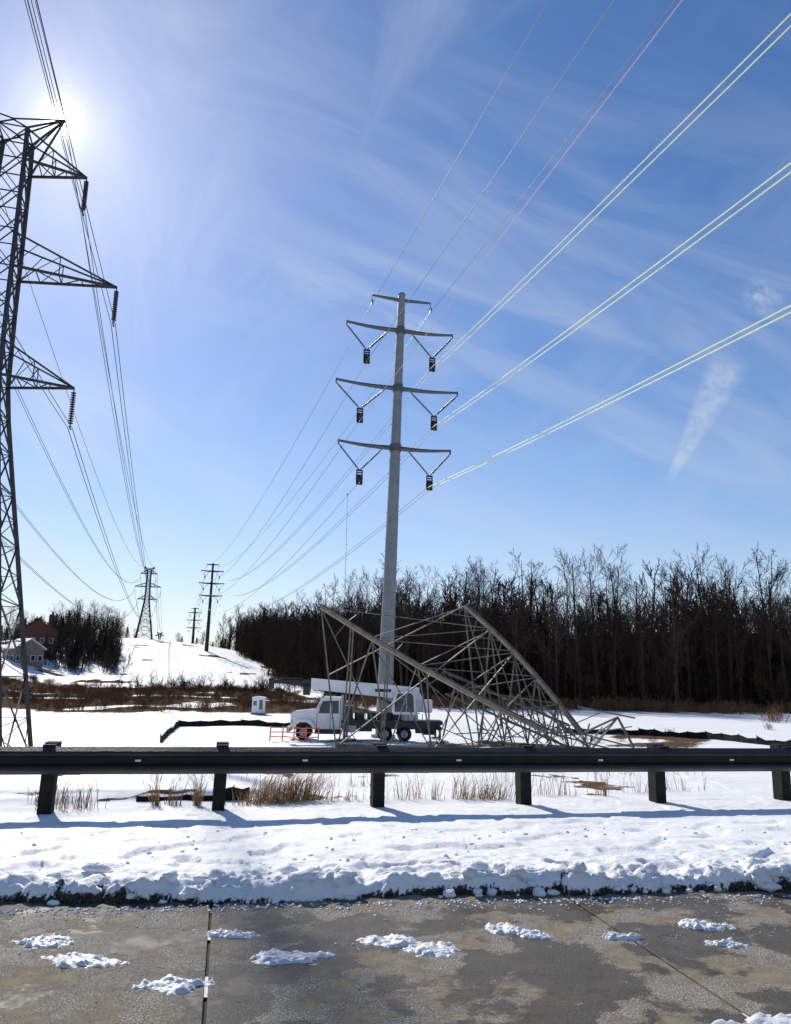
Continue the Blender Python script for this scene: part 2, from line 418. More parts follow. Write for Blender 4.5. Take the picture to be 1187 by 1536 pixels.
def tower(name,C,zb,lw,bw,detail=True):
    """double circuit lattice tower, C=(x,y), zb = ground"""
    mb=MB(); C=V((C[0],C[1],0)); dz=zb+3.1
    levels=[(-3.3,4.02),(1.2,3.35),(5.0,2.8),(8.3,2.32),(11.1,1.9),(13.4,1.57),(15.3,1.3),(17.2,1.1),(19.3,1.05),(21.5,1.0),(23.7,.97),(26,.94),(28.3,.90),(30.5,.87),(32.6,.80)]
    hw=lambda z: [levels[i][1]+(levels[i+1][1]-levels[i][1])*(z-levels[i][0])/(levels[i+1][0]-levels[i][0]) for i in range(len(levels)-1) if levels[i][0]-1e-6<=z<=levels[i+1][0]+1e-6][0]
    ring=lambda z,w: [C+A*sx*w+U*sy*w+V((0,0,z+dz)) for sx,sy in ((1,-1),(1,1),(-1,1),(-1,-1))]
    lattice(mb,[ring(z,w) for z,w in levels],lw,bw)
    att=[]
    for L,z in ((4.75,17.2),(6.47,23.7),(4.17,30.5)):
        for sd in (1,-1):
            tip=C+A*sd*L+V((0,0,z+dz))
            w0=hw(z); w1=hw(min(z+2.05,32.6))
            b0=[C+A*sd*w0+U*s*w0+V((0,0,z+dz)) for s in (-1,1)]
            t0=[C+A*sd*w1+U*s*w1+V((0,0,z+2.05+dz)) for s in (-1,1)]
            for i in (0,1):
                mb.beam(b0[i],tip,bw*1.5,bw*1.5); mb.beam(t0[i],tip,bw*1.0,bw)
            nd=4
            for i in range(1,nd+1):
                t=i/(nd+.6); tp=(i-1)/(nd+.6)
                B=[x.lerp(tip,t) for x in b0]; T=[x.lerp(tip,t) for x in t0]
                Bp=[x.lerp(tip,tp) for x in b0]; Tp=[x.lerp(tip,tp) for x in t0]
                mb.beam(B[0],B[1],bw*.7,bw*.5)
                mb.beam(Bp[i%2],B[(i+1)%2],bw*.7,bw*.5)
                for s in (0,1):
                    if i in (2,): mb.beam(B[s],T[s],bw*.6,bw*.4)
                    if i<3: mb.beam(Bp[s],T[s],bw*.5,bw*.4)
            L_i=2.35; bot=tip-V((0,0,L_i))
            mb.beam(tip,bot,.05 if detail else .12,None,1)
            if detail:
                for k in range(14):
                    zc=tip-V((0,0,.28+k*.137))
                    mb.tube([zc+V((0,0,.045)),zc+V((0,0,.0)),zc-V((0,0,.03))],[.05,.15,.13],10,1)
                mb.tube([bot-U*.28,bot+U*.28],[.05,.05],6,1)
            att.append(bot)
    for sd in (1,-1):
        pk=C+A*sd*2.58+V((0,0,34.1+dz))
        for s in (-1,1):
            mb.beam(C+A*sd*.8+U*s*.8+V((0,0,32.6+dz)),pk,bw*1.3,bw)
            mb.beam(C-A*sd*.1+U*s*.8+V((0,0,33.0+dz)),pk,bw,bw*.7)
            mb.beam(C+A*sd*.87+U*s*.87+V((0,0,30.5+dz)),pk,bw*1.2,bw)
            mb.beam(C+A*sd*.8+U*s*.8+V((0,0,32.6+dz)),C-A*sd*.1+U*s*.8+V((0,0,33.0+dz)),bw,bw*.7)
        att.append(pk)
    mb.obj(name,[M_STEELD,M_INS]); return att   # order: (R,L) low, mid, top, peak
T1=tower("lattice_transmission_tower",(-22.9,40),-3.1,.19,.085)
T2=tower("lattice_transmission_tower",(-128,400),gz(-128,400),.55,.26,False)
T3=tower("lattice_transmission_tower",(-240,800),gz(-240,800),.8,.4,False)

# ------------------------------------------------------------------ steel monopoles
def monopole(name,B,T,k=1.0,far=False):
    """B base point, T top point."""
    mb=MB(); B=V(B);T=V(T); ax=T-B; H=ax.length
    at=lambda f: B.lerp(T,f)
    pts=[at(f) for f in (0,.3,.302,.6,.602,1)]
    r0,r1=.64*k,.31*k
    rs=[lerp(r0,r1,f)+(0.0 if i in (0,1,3,5) else -.012) for i,f in enumerate((0,.3,.302,.6,.602,1))]
    mb.tube(pts,rs,12,0,False)
    mb.tube([T,T+V((0,0,.1))],[r1*1.15,r1*.9],12,0,False)
    if not far:
        mb.tube([B,B+V((0,0,.25))],[.95,.95],16,0,False)
        for f in (.3,.6): mb.tube([at(f)-V((0,0,.05)),at(f)+V((0,0,.03))],[lerp(r0,r1,f)+.03]*2,12,0,False)
        for i in range(60): # step bolts
            f=.1+i*.0145; c_=at(f); mb.beam(c_,c_+A*(lerp(r0,r1,f)+.12)*(1 if i%2 else -1),.02,None,2)
    zf=lambda z:(z-B.z)/(T.z-B.z)
    att=[]
    base0=-3.1
    for L,z in ((4.85,20.3),(5.35,25.6),(4.75,30.9)):
        zz=B.z+(z-base0)
        c=at(zf(zz)); rp=lerp(r0,r1,zf(zz))
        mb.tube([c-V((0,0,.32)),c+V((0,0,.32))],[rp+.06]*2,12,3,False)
        for sd in (1,-1):
            tip=c+A*sd*L+V((0,0,.22))
            s0=c+A*sd*rp*.8
            n=5; P=[s0.lerp(tip,i/n)-V((0,0,.10*sin(pi*i/n))) for i in range(n+1)]
            f_=(1 if not far else 1.8)
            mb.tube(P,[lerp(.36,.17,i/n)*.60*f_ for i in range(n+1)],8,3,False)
            mb.box(tip-V((0,0,.12)),(.10*k,.2,.42),3,LA)
            q0=c+A*sd*(rp+.75)-V((0,0,.22)); q1=tip-V((0,0,.28))
            bt=(q0+q1)/2-V((0,0,2.05))
            for q in (q0,q1):
                if far: mb.beam(q,bt,.14,None,1)
                else:
                    mb.tube([q,bt],[.045,.045],6,1)
                    nn=15
                    for i in range(nn):
                        f=.1+.8*i/nn; a_=q.lerp(bt,f); b_=q.lerp(bt,f+.018)
                        mb.tube([a_,b_],[.105,.075],8,1)
            if not far:
                mb.beam(bt-A*.28+V((0,0,.0)),bt+A*.28,.06,.14,2)
                for s in (-1,1):
                    mb.beam(bt+A*s*.24,bt+A*s*.24-V((0,0,1.15)),.08,.16,2)
                mb.beam(bt-A*.26-V((0,0,1.15)),bt+A*.26-V((0,0,1.15)),.10,.12,2)
                mb.beam(bt-A*.2-V((0,0,.2)),bt+A*.2-V((0,0,.2)),.08,.1,2)
                sh=bt-V((0,0,.72))
                for s in (-.11,.11): 
                    mb.tube([sh+A*(s-.08),sh+A*(s+.08)],[.38,.38],16,2)
                mb.tube([sh-A*.3,sh+A*.3],[.05,.05],8,2)
                att.append(bt-V((0,0,1.0)))
            else:
                mb.box(bt-V((0,0,.4)),(.5,.4,.9),2,LA); att.append(bt-V((0,0,.8)))
    zz=B.z+(33.75-base0); c=at(zf(zz))
    for sd in (1,-1):
        tip=c+A*sd*2.65+V((0,0,.12)); f_=1 if not far else 1.9
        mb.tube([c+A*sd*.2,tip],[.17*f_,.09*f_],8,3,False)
        mb.beam(tip,tip-V((0,0,.55)),.05*f_,.05*f_,2)
        mb.tube([tip-V((0,0,.68))-A*.06,tip-V((0,0,.68))+A*.06],[.24,.24],12,2)
        att.append(tip-V((0,0,.85)))
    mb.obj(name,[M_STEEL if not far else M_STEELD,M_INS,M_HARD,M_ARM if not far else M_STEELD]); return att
P1=monopole("steel_transmission_pole",(-.65,62,-3.15),(.22,62,34.25))
z2=gz(-79,331); P2=monopole("steel_transmission_pole",(-79,331,z2),(-78.6,331,z2+37.3),1.35,True)
z3=gz(-140,545); P3=monopole("steel_transmission_pole",(-140,545,z3),(-140,545,z3+37.3),1.9,True)

# ------------------------------------------------------------------ wires
def wire(mb,a,b,sag,r,mi,n=30,r2=None):
    a=V(a);b=V(b); pts=[]; rs=[]
    for i in range(n+1):
        t=i/n; P=a.lerp(b,t); P.z-=4*sag*t*(1-t); pts.append(P); rs.append(r if r2 is None else lerp(r,r2,t))
    mb.tube(pts,rs,5,mi,True,False)
mb=MB()
for i in range(8):
    r=.022
    for s in ((-.2,.2) if i<6 else (0,)):
        o=A*s*.6
        wire(mb,T1[i]+o,T2[i]+o,10 if i<6 else 7,r,1,40,.06)
        wire(mb,T1[i]+o,T1[i]-U*230+o+V((0,0,2)),5,r*.8,1,40)
    wire(mb,T2[i],T3[i],10,.07,1,20)
for i in range(8):
    for s in ((-.2,.2) if (i<6 and i%2==0) else (0,)):
        o=A*s
        wire(mb,P1[i]+o,P2[i]+o,7 if i<6 else 5,.024,0,40,.05)
        if i%2==0 and i<6: wire(mb,P1[i]+o,P1[i]-U*250+o,5.8,.030,2,60,.010)
    if i in (5,6,7): wire(mb,P1[i],P1[i]-U*250,4.2,.022,0,60,.012)
    if i==3: wire(mb,P1[i],P1[i]-U*250,2,.020,3,60,.012)
    wire(mb,P2[i],P3[i],7,.05,1,20)
mb.obj("power_lines",[M_WIRE,M_WIREN,M_ROPEY,M_ROPEP])

# ------------------------------------------------------------------ dismantled tower lying on its side
mb=MB(); rs_=random.getstate(); random.seed(21)
NT=V((-4.99,53,6.1)); FT=V((5.2,57,6.7)); NB=V((-3.6,52,-3.0)); FB=V((6.2,56.4,-3.0))
nt_=V((9.7,50,-1.7)); ft_=V((12.7,53.4,-2.0)); nb_=V((10.2,49.6,-3.05)); fb_=V((13.2,53,-3.05))
rings=[]
for i,t in enumerate((0,.24,.45,.64,.82,1)):
    r=[NT.lerp(nt_,t),FT.lerp(ft_,t),FB.lerp(fb_,t),NB.lerp(nb_,t)]
    r[0]=r[0]+V((0,0,-.35*sin(pi*t))); r[1]=r[1]+V((0,0,.55*sin(pi*t)))
    rings.append(r)
lattice(mb,rings,.24,.105,0,.12,'K',.05)
mb.beam(rings[0][0],rings[0][3],.10,.08); mb.beam(rings[0][2],rings[0][1],.10,.08)
mb.beam(rings[0][3],rings[1][1],.10,.08); mb.beam(rings[0][1],(rings[0][0]+rings[0][3])/2,.10,.07)
mb.beam(rings[1][0],rings[1][2],.09,.06); mb.beam(rings[2][1],rings[2][3],.09,.06)
for i in range(5): mb.beam(rings[i][0],rings[i+1][0],.34,.28,1)
for i in range(5): mb.beam(rings[i][1],rings[i+1][1],.25,.22,1)
for i in range(8):
    j=i%5; a=rings[j][0].lerp(rings[j+1][0],random.uniform(.1,.9)); b_=V((a.x+random.uniform(-.8,.8),a.y+random.uniform(.3,3),-3.0))
    mb.beam(a,b_,.10,.06)
for k in range(44):
    a=V((random.uniform(5,13.5),random.uniform(49,54),random.uniform(-3,-1.4))); d=V((random.uniform(-2.5,2.5),random.uniform(-1,1.5),random.uniform(-.2,1.8)))
    mb.beam(a,a+d,.09,.06)
rg=[]
a0=V((3.8,58.5,1.0)); a1=V((12.6,57.5,-2.6))
for t in (0,.25,.5,.75,1):
    c=a0.lerp(a1,t); w=.9
    rg.append([c+V((0,-w,w)),c+V((0,w,w)),c+V((.2,w,-w*.8)),c+V((.2,-w,-w*.8))])
lattice(mb,rg,.14,.08,0,.08)
for a,b_ in (((12.7,53.4,-2.0),(16.5,54.5,-2.9)),((13.2,53,-3.0),(15.9,56,-1.0)),((12.7,53.4,-2.0),(15.9,56,-1.0)),((15.9,56,-1.0),(16.5,54.5,-2.9)),((10.2,49.6,-3),(14.6,51.5,-2.9)),((9.7,50,-1.7),(14.6,51.5,-2.9)),((12.2,52,-.2),(16.2,53,-.9)),((9,53,.2),(13,52,-2.9))):
    mb.beam(a,b_,.14,.10)
mb.obj("dismantled_lattice_tower",[M_LATT,M_LATT2]); random.setstate(rs_)

# ------------------------------------------------------------------ crane truck
tr=empty("crane_truck",(-7.6,59,-3.08),radians(1))
def wheel(mb,x,y,r=.53,w=.32):
    mb.tube([V((x,y-w/2,r)),V((x,y-w/2+.05,r)),V((x,y+w/2-.05,r)),V((x,y+w/2,r))],[r-.05,r,r,r-.05],24,0)
    mb.tube([V((x,y-w/2-.01,r)),V((x,y-w/2+.02,r))],[r*.50,r*.45],16,1)
    mb.tube([V((x,y-w/2-.06,r)),V((x,y-w/2+.02,r))],[r*.2,r*.25],10,1)
mb=MB()
for x in (1.15,7.1,8.5):
    for y in ((-1.1,1.1)): wheel(mb,x,y)
mb.obj("wheels",[M_TYRE,M_CHROME],tr)
mb=MB()
mb.extr([(.25,.95),(.22,1.75),(.42,1.98),(2.0,2.15),(2.0,.95),(1.85,.95),(1.72,1.2),(1.45,1.33),(.85,1.33),(.58,1.2),(.45,.95)],-.95,.95)   # hood
mb.extr([(2.0,.75),(2.0,2.1),(2.42,2.92),(2.7,3.02),(3.75,3.02),(3.85,2.9),(3.85,.75)],-1.12,1.12)       # cab
for y0,y1 in ((-1.25,-.93),(.93,1.25)):
    mb.extr([(.45,.85),(.52,1.25),(.8,1.42),(1.5,1.42),(1.8,1.25),(2.05,.8),(1.95,.8),(1.7,1.12),(1.4,1.3),(.9,1.3),(.62,1.12),(.55,.85)],y0,y1)
mb.obj("cab_and_hood",[M_WHITE],tr,.04)
mb=MB()
mb.extr([(2.20,1.90),(2.50,2.76),(3.05,2.80),(3.05,1.90)],-1.135,-1.125); mb.extr([(3.13,1.90),(3.13,2.80),(3.68,2.80),(3.68,1.90)],-1.135,-1.125)
mb.extr([(2.03,2.2),(2.40,2.9),(2.36,2.92),(1.99,2.22)],-1.0,1.0)
mb.obj("windows",[M_GLASS],tr)
mb=MB()
for x0_,z0_,z1_ in ((2.12,.8,1.88),(3.09,.8,1.88),(3.80,.8,2.9)): mb.box((x0_,-1.128,(z0_+z1_)/2),(.035,.012,z1_-z0_))
mb.box((2.95,-1.16,.62),(1.9,.06,.34)); mb.box((1.15,0,1.0),(1.25,1.8,.55)); mb.box((3.25,-1.135,1.55),(.16,.03,.05))
mb.obj("door_seams_and_steps",[M_BLACK],tr)
mb=MB()
mb.box((.21,0,1.35),(.06,1.1,.8),0); mb.box((.05,0,.72),(.22,2.3,.36),0); 
for y in (-.8,.8): mb.box((.3,y,1.3),(.12,.3,.25),0)
mb.tube([(3.95,-1.0,1.0),(3.95,-1.0,3.25)],[.08,.08],10,0); mb.box((2.3,-1.35,2.3),(.08,.22,.5),0); mb.box((4.6,-1.1,.85),(.8,.5,.5),0)
mb.box((.14,-.0,1.0),(.06,1.2,.06),0)
mb.obj("grille_bumper_and_tank",[M_CHROME],tr,.02)
mb=MB()
mb.box((6.2,0,.95),(10,.8,.25),0)
mb.box((7.6,0,1.33),(7.4,2.4,.26),0); mb.box((5.6,-.95,.95),(1.1,.5,.55),0); mb.box((5.1,.95,.95),(1.9,.5,.55),0)
mb.box((10.3,-.0,.9),(.8,2.4,.8),0)
mb.box((7.8,-1.215,1.12),(6.6,.03,.5),0); mb.box((9.9,-.95,.85),(1.2,.5,.5),0); mb.box((4.35,0,1.9),(.7,1.9,1.1),0)
for x in (4.2,11.0):                      # outriggers
    for y in (-1,1):
        mb.beam((x,y*1.0,1.0),(x,y*2.3,1.0),.25,.25,0); mb.beam((x,y*2.25,1.1),(x,y*2.25,.12),.16,.16,0); mb.box((x,y*2.25,.06),(.6,.6,.1),0)
for i in range(12): mb.beam((4.6+i*.52,-1.16,1.46),(4.6+i*.52,-1.16,2.0),.05,.05,0)
mb.beam((4.6,-1.16,2.0),(9.6,-1.16,2.0),.06,.06,0)
for i in range(5): mb.box((5.2+i*.9,random.uniform(-.6,.6),1.70),(random.uniform(.5,.9),.7,random.uniform(.45,.8)),0,random.uniform(-.3,.3))
mb.obj("bed_and_outriggers",[M_BLACK],tr,.02)
mb=MB()
mb.tube([(8.9,0,1.45),(8.9,0,2.2)],[.7,.55],20,0); mb.extr([(8.3,2.1),(8.1,2.9),(8.5,3.5),(9.6,3.4),(10.1,2.7),(9.8,2.1)],-.45,.35)
mb.extr([(7.7,1.95),(7.62,2.7),(7.9,3.45),(8.95,3.52),(9.2,3.3),(9.3,1.95)],-1.25,-.5)
mb.box((10.2,-.1,2.5),(.7,1.6,.9),0)
mb.obj("turret_and_operator_cab",[M_WHITE],tr,.05)
mb=MB()
mb.extr([(7.80,2.10),(7.74,2.75),(7.98,3.38),(8.60,3.42),(8.60,2.10)],-1.265,-1.255); mb.extr([(8.65,2.1),(8.65,3.42),(8.95,3.44),(9.12,3.24),(9.18,2.1)],-1.265,-1.255)
mb.obj("operator_cab_glass",[M_GLASS],tr)
mb=MB()
def bseg(x0,x1,z0,z1,h0,h1,w,mi):
    mb.extr([(x0,z0-h0/2),(x1,z1-h1/2),(x1,z1+h1/2),(x0,z0+h0/2)],-w/2,w/2,mi)
bseg(9.6,1.55,3.35,3.98,.95,.80,.62,0); bseg(1.7,.9,3.98,4.02,.55,.5,.5,1)
bseg(.95,-1.4,4.02,4.10,.30,.24,.3,1); mb.box((1.2,0,3.6),(.5,.5,.9),1); mb.box((-1.45,0,3.95),(.4,.4,.75),1)
for i in range(8): mb.beam((.7-i*.3,-.2,3.8),(.55-i*.3,-.2,4.35),.05,.05,1)
mb.beam((.9,-.2,4.35),(-1.5,-.2,4.35),.06,.06,1)
mb.beam((8.4,0,2.2),(6.2,0,3.3),.22,.22,1)
mb.box((6.9,-.325,3.58),(1.2,.02,.22),1)
mb.obj("boom",[M_WHITE,M_BLACK],tr,.02)

# orange barricade fence
mb=MB(); pts=[V((-8.6+i*.85,56.5+.25*sin(i*1.7),-3.05)) for i in range(5)]
for i,P in enumerate(pts):
    mb.beam(P,P+V((.04,0,1.0)),.08,.08)
    if i<4:
        for z in (.3,.6,.92): mb.beam(P+V((0,0,z)),pts[i+1]+V((0,0,z-.05*random.random())),.03,.065)
mb.obj("orange_barrier_fence",[M_ORANGE])

# silt fences
def silt(path,h=.75,seg=1.6):
    mb=MB(); 
    for i in range(len(path)-1):
        a=V(path[i]);b_=V(path[i+1]); L=(b_-a).length; n=max(1,int(L/seg))
        hp=h
        for k in range(n):
            P=a.lerp(b_,k/n);Q=a.lerp(b_,(k+1)/n)
            P=V((P.x,P.y,gz(P.x,P.y)));Q=V((Q.x,Q.y,gz(Q.x,Q.y)))
            h0=hp; h1=h*random.uniform(.7,1.05); hp=h1; M=(P+Q)/2
            side=V((random.uniform(-.1,.1)*seg/1.6,random.uniform(-.12,.12)*seg/1.6,0))
            nn=V((0,.03,0))
            vs=[P-V((0,0,.1)),M-V((0,0,.1)),Q-V((0,0,.1)),P+V((0,0,h0)),M+side+V((0,0,min(h0,h1)*.85)),Q+V((0,0,h1))]
            mb.add(vs+[v+nn for v in vs],[(0,1,4,3),(1,2,5,4),(7,6,9,10),(8,7,10,11),(3,4,10,9),(4,5,11,10)])
            mb.beam(P+nn*2-V((0,0,.1)),P+nn*2+V((random.uniform(-.06,.06)*h,0,h0*1.12)),.05*min(1,h*1.5),.05*min(1,h*1.5))
    mb.obj("silt_fence",[M_SILT])
silt([(-15.6,54,0),(-19.0,71,0),(-14,74,0),(-9,73,0)],.55)
silt([(15.5,72,0),(22,71,0),(26,66,0),(27.5,60,0),(30,54,0)],.6)
silt([(-3.3,10.55,0),(-2.7,10.7,0),(-2.35,10.75,0)],.07,.2)
silt([(-2.35,10.75,0),(-2.1,10.8,0),(-1.9,10.9,0)],.17,.22)
sc=empty("white_utility_cabin",(-15.8,94,gz(-15.8,94)),.1)
mb=MB(); mb.box((0,0,1.0),(1.5,1.3,1.9)); mb.obj("body",[M_WHITE],sc,.05)
mb=MB(); mb.box((.3,-.66,1.15),(.4,.03,1.1)); mb.box((-.4,-.66,1.3),(.4,.03,.5)); mb.box((0,0,.1),(1.7,1.5,.2)); mb.obj("door_and_window",[M_SIDING],sc)
mb=MB(); mb.extr([(-.85,1.96),(0,2.1),(.85,1.96)],-.75,.75); mb.obj("roof",[M_SNOWR],sc)

# distant thin mast
mb=MB(); mx,my=-19,300; g=gz(mx,my)
mb.tube([(mx,my,g),(mx-.3,my,72)],[.14,.05],6); mb.box((mx-.3,my,72.2),(.6,.4,.6))
for k in range(12): mb.beam((mx-.4,my,g+6*k),(mx+.3,my,g+6*k),.1,.1)
mb.obj("communication_mast",[M_WIRE])

# ------------------------------------------------------------------ houses
def house(name,loc,rot,W_,D_,H_,rh,wallm,roofm,chim=True):
    e=empty(name,loc,rot)
    mb=MB(); mb.box((0,0,H_/2-1),(W_,D_,H_+2)); mb.extr([(-W_/2,H_),(0,H_+rh*.98),(W_/2,H_)],-D_/2,D_/2); mb.obj("walls",[wallm],e)
    mb=MB()
    for s in (-1,1):
        mb.add([(s*(W_/2+.5),-D_/2-.5,H_-.25),(0,-D_/2-.5,H_+rh+.1),(0,D_/2+.5,H_+rh+.1),(s*(W_/2+.5),D_/2+.5,H_-.25),
                (s*(W_/2+.5),-D_/2-.5,H_-.0),(0,-D_/2-.5,H_+rh+.35),(0,D_/2+.5,H_+rh+.35),(s*(W_/2+.5),D_/2+.5,H_-.0)],
               [(0,1,2,3),(4,5,6,7),(0,1,5,4),(2,3,7,6),(0,3,7,4)])
    mb.obj("roof",[roofm],e)
    mb=MB(); fr=MB(); fl=max(1,int(H_//2.7))
    for f in range(fl):
        for i in range(4):
            x=-W_/2+W_*(i+.5)/4
            if f==0 and i==1: continue
            fr.box((x,-D_/2-.02,f*2.8+1.6),(1.2,.06,1.6)); mb.box((x,-D_/2-.06,f*2.8+1.6),(.95,.05,1.35))
        for i in range(3):
            y=-D_/2+D_*(i+.5)/3
            for s in (-1,1): fr.box((s*(W_/2+.02),y,f*2.8+1.6),(.06,1.2,1.6)); mb.box((s*(W_/2+.06),y,f*2.8+1.6),(.05,.95,1.35))
    mb.obj("windows",[M_GLASS],e); fr.obj("window_frames",[M_WHITE],e)
    mb=MB(); mb.box((-W_/8,-D_/2-.05,1.1),(1.1,.1,2.2)); mb.obj("door",[M_BLACK],e)
    if chim:
        mb=MB(); mb.box((W_*.28,0,H_+rh*.8),(1,1,rh*1.3)); mb.obj("chimney",[M_BRICK],e)
house("brick_house",(-109,240,gz(-109,240)-.6),.35,10,8.5,7.4,3.6,M_BRICK,M_ROOF)
house("siding_house",(-101,214,gz(-101,214)-.6),.9,8,7,4.2,2.4,M_SIDING,M_SNOWR,False)

# ------------------------------------------------------------------ trees
def rot_dir(d,ang,az):
    ref=V((0,0,1)) if abs(d.z)<.95 else V((1,0,0))
    x=d.cross(ref).normalized(); y=d.cross(x)
    return (d*cos(ang)+(x*cos(az)+y*sin(az))*sin(ang)).normalized()
def grow(mb,rng,P,d,L,r,lvl,maxl,cnt,up=.12,start=.38,mn=.016):
    nseg=(6,3,2,1)[lvl]; pts=[V(P)];rs=[r]; dirs=[]
    dd=V(d)
    for i in range(nseg):
        wob=(.05,.18,.26,.25)[lvl]
        dd=(dd+V((rng.uniform(-wob,wob),rng.uniform(-wob,wob),rng.uniform(-wob,wob)+ (up if lvl else 0)))).normalized()
        pts.append(pts[-1]+dd*L/nseg); dirs.append(V(dd)); t=(i+1)/nseg
        rs.append(max(mn,r*(1-.80*t)))
    mb.tube(pts,rs,(6,3,3,3)[lvl],0,lvl==0,False)
    if lvl<maxl:
        s=start if lvl==0 else .18
        n=cnt[lvl]
        for k in range(n):
            t=s+(1-s)*((k+rng.random())/n); t=min(.99,t)
            i=min(nseg-1,int(t*nseg)); Q=pts[i].lerp(pts[i+1],t*nseg-i)
            rr=lerp(rs[i],rs[i+1],t*nseg-i)
            ang=radians(rng.uniform(25,58)) if lvl==0 else radians(rng.uniform(22,55))
            cl=L*(.34,.52,.5)[lvl]*(1.25-.75*t if lvl==0 else 1.15-.6*t)*rng.uniform(.7,1.2)
            grow(mb,rng,Q,rot_dir(dirs[i],ang,rng.uniform(0,2*pi)),cl,rr*(.42,.6,.6)[lvl],lvl+1,maxl,cnt,up,start,mn)
protos=[]
for s in range(8):
    rng=random.Random(100+s); mb=MB()
    H=rng.uniform(20.5,24.5)
    if s in (2,5):   # forked
        grow(mb,rng,(0,0,-.5),V((.02,0,1)),H*.55,.32,0,3,(5,5,3),.12,.5,.025)
        for a in (-1,1):
            grow(mb,rng,(0,0,H*.33),V((.16*a,rng.uniform(-.1,.1),1)).normalized(),H*.64,.20,0,3,(11,6,4),.12,.2,.025)
    else:
        grow(mb,rng,(0,0,-.5),V((rng.uniform(-.04,.04),rng.uniform(-.04,.04),1)),H,rng.uniform(.24,.36),0,3,(17,6,4),.14,rng.uniform(.28,.45),.025)
    o=mb.obj("tree_proto",[M_BARK if s%3 else M_BARK2],link=False); protos.append(o.data)
lod=[]
for s in range(5):
    rng=random.Random(180+s); mb=MB()
    grow(mb,rng,(0,0,-.5),V((0,0,1)),rng.uniform(19,24),.40,0,2,(18,8),.14,.15,.058)
    lod.append(mb.obj("tree_lod",[M_BARK],link=False).data)
saps=[]
for s in range(4):
    rng=random.Random(300+s); mb=MB()
    for k in range(4):
        a=rng.uniform(0,6.28)
        grow(mb,rng,(cos(a)*.8*k*.4,sin(a)*.8*k*.4,-.3),V((cos(a)*.25,sin(a)*.25,1)).normalized(),rng.uniform(4,8),.08,0,2,(9,4),.1,.12,.03)
    if s==1:
        for k in range(420):
            a=rng.uniform(0,6.28); z=rng.uniform(.3,4.2); R=rng.uniform(0,1.5)
            P=V((cos(a)*R,sin(a)*R,z)); x=V((rng.uniform(-1,1),rng.uniform(-1,1),rng.uniform(-1,1))).normalized()*.09; y=V((rng.uniform(-1,1),rng.uniform(-1,1),rng.uniform(-1,1))).normalized()*.07
            mb.add([P-x,P+y,P+x,P-y],[(0,1,2,3)],1)
    saps.append(mb.obj("sap",[M_BARK,M_LEAF],link=False).data)
bush=[]
for s in range(4):
    rng=random.Random(400+s); mb=MB()
    for k in range(16):
        a=rng.uniform(0,6.28); r=rng.uniform(0,.9)
        P=V((cos(a)*r,sin(a)*r,-.1)); d=V((cos(a)*r*.6+rng.uniform(-.25,.25),sin(a)*r*.6+rng.uniform(-.25,.25),1)).normalized()
        grow(mb,rng,P,d,rng.uniform(.7,1.5),.022,1,2,(0,4),.05,.1)
    for k in range(190):
        a=rng.uniform(0,6.28); r=rng.uniform(0,1.1); z=rng.uniform(0,1.1)*(1.2-r*.6)
        P=V((cos(a)*r,sin(a)*r,z)); x=V((rng.uniform(-1,1),rng.uniform(-1,1),rng.uniform(-1,1))).normalized()*.06; y=V((rng.uniform(-1,1),rng.uniform(-1,1),rng.uniform(-1,1))).normalized()*.04
        mb.add([P-x,P+y,P+x,P-y],[(0,1,2,3)])
    bush.append(mb.obj("bushm",[M_BRUSH],link=False).data)
def inst(data,parent,name,x,y,sc,rz,zoff=0,sz=None):
    o=bpy.data.objects.new(name,data); o.location=(x,y,gz(x,y)+zoff); o.rotation_euler=(random.uniform(-.03,.03),random.uniform(-.03,.03),rz)
    o.scale=(sc,sc,sz or sc); scene.collection.objects.link(o); o.parent=parent; return o
fo=empty("bare_forest")
rng=random.Random(5); cnt=0; occ={}
for _ in range(9500):
    X=rng.uniform(-130,150);Y=rng.uniform(122,440)
    fd=forest_depth(X,Y)
    if fd<0 or fd>46: continue
    if X>.56*Y+8: continue
    k=(int(X//3.2),int(Y//3.2))
    if k in occ: continue
    occ[k]=1
    if rng.random()<.10: continue
    sc=rng.uniform(.60,1.06)*(1.0 if fd>6 else rng.uniform(.7,1.0))
    sc*= 1+.22*noise.noise(V((X*.06,Y*.06,50)))
    sc*= 1-.14*sm((fd-10)/38)
    far=Y>200 or fd>13
    inst(rng.choice(lod if far and rng.random()<.9 else protos),fo,"bare_tree",X,Y,sc,rng.uniform(0,6.28)); cnt+=1
for _ in range(620):
    X=rng.uniform(-100,170);Y=rng.uniform(150,290)
    fd=forest_depth(X,Y)
    if fd<46 or fd>100 or X>.56*Y+8: continue
    inst(rng.choice(lod),fo,"bare_tree",X,Y,rng.uniform(.34,.58),rng.uniform(0,6.28)); cnt+=1
for _ in range(2200):
    X=rng.uniform(-130,150);Y=rng.uniform(120,440)
    fd=forest_depth(X,Y)
    if fd<-1.5 or fd>24 or X>.56*Y+8: continue
    inst(rng.choice(saps) if rng.random()<.7 else saps[0],fo,"understory",X,Y,rng.uniform(.4,1.35),rng.uniform(0,6.28)); cnt+=1
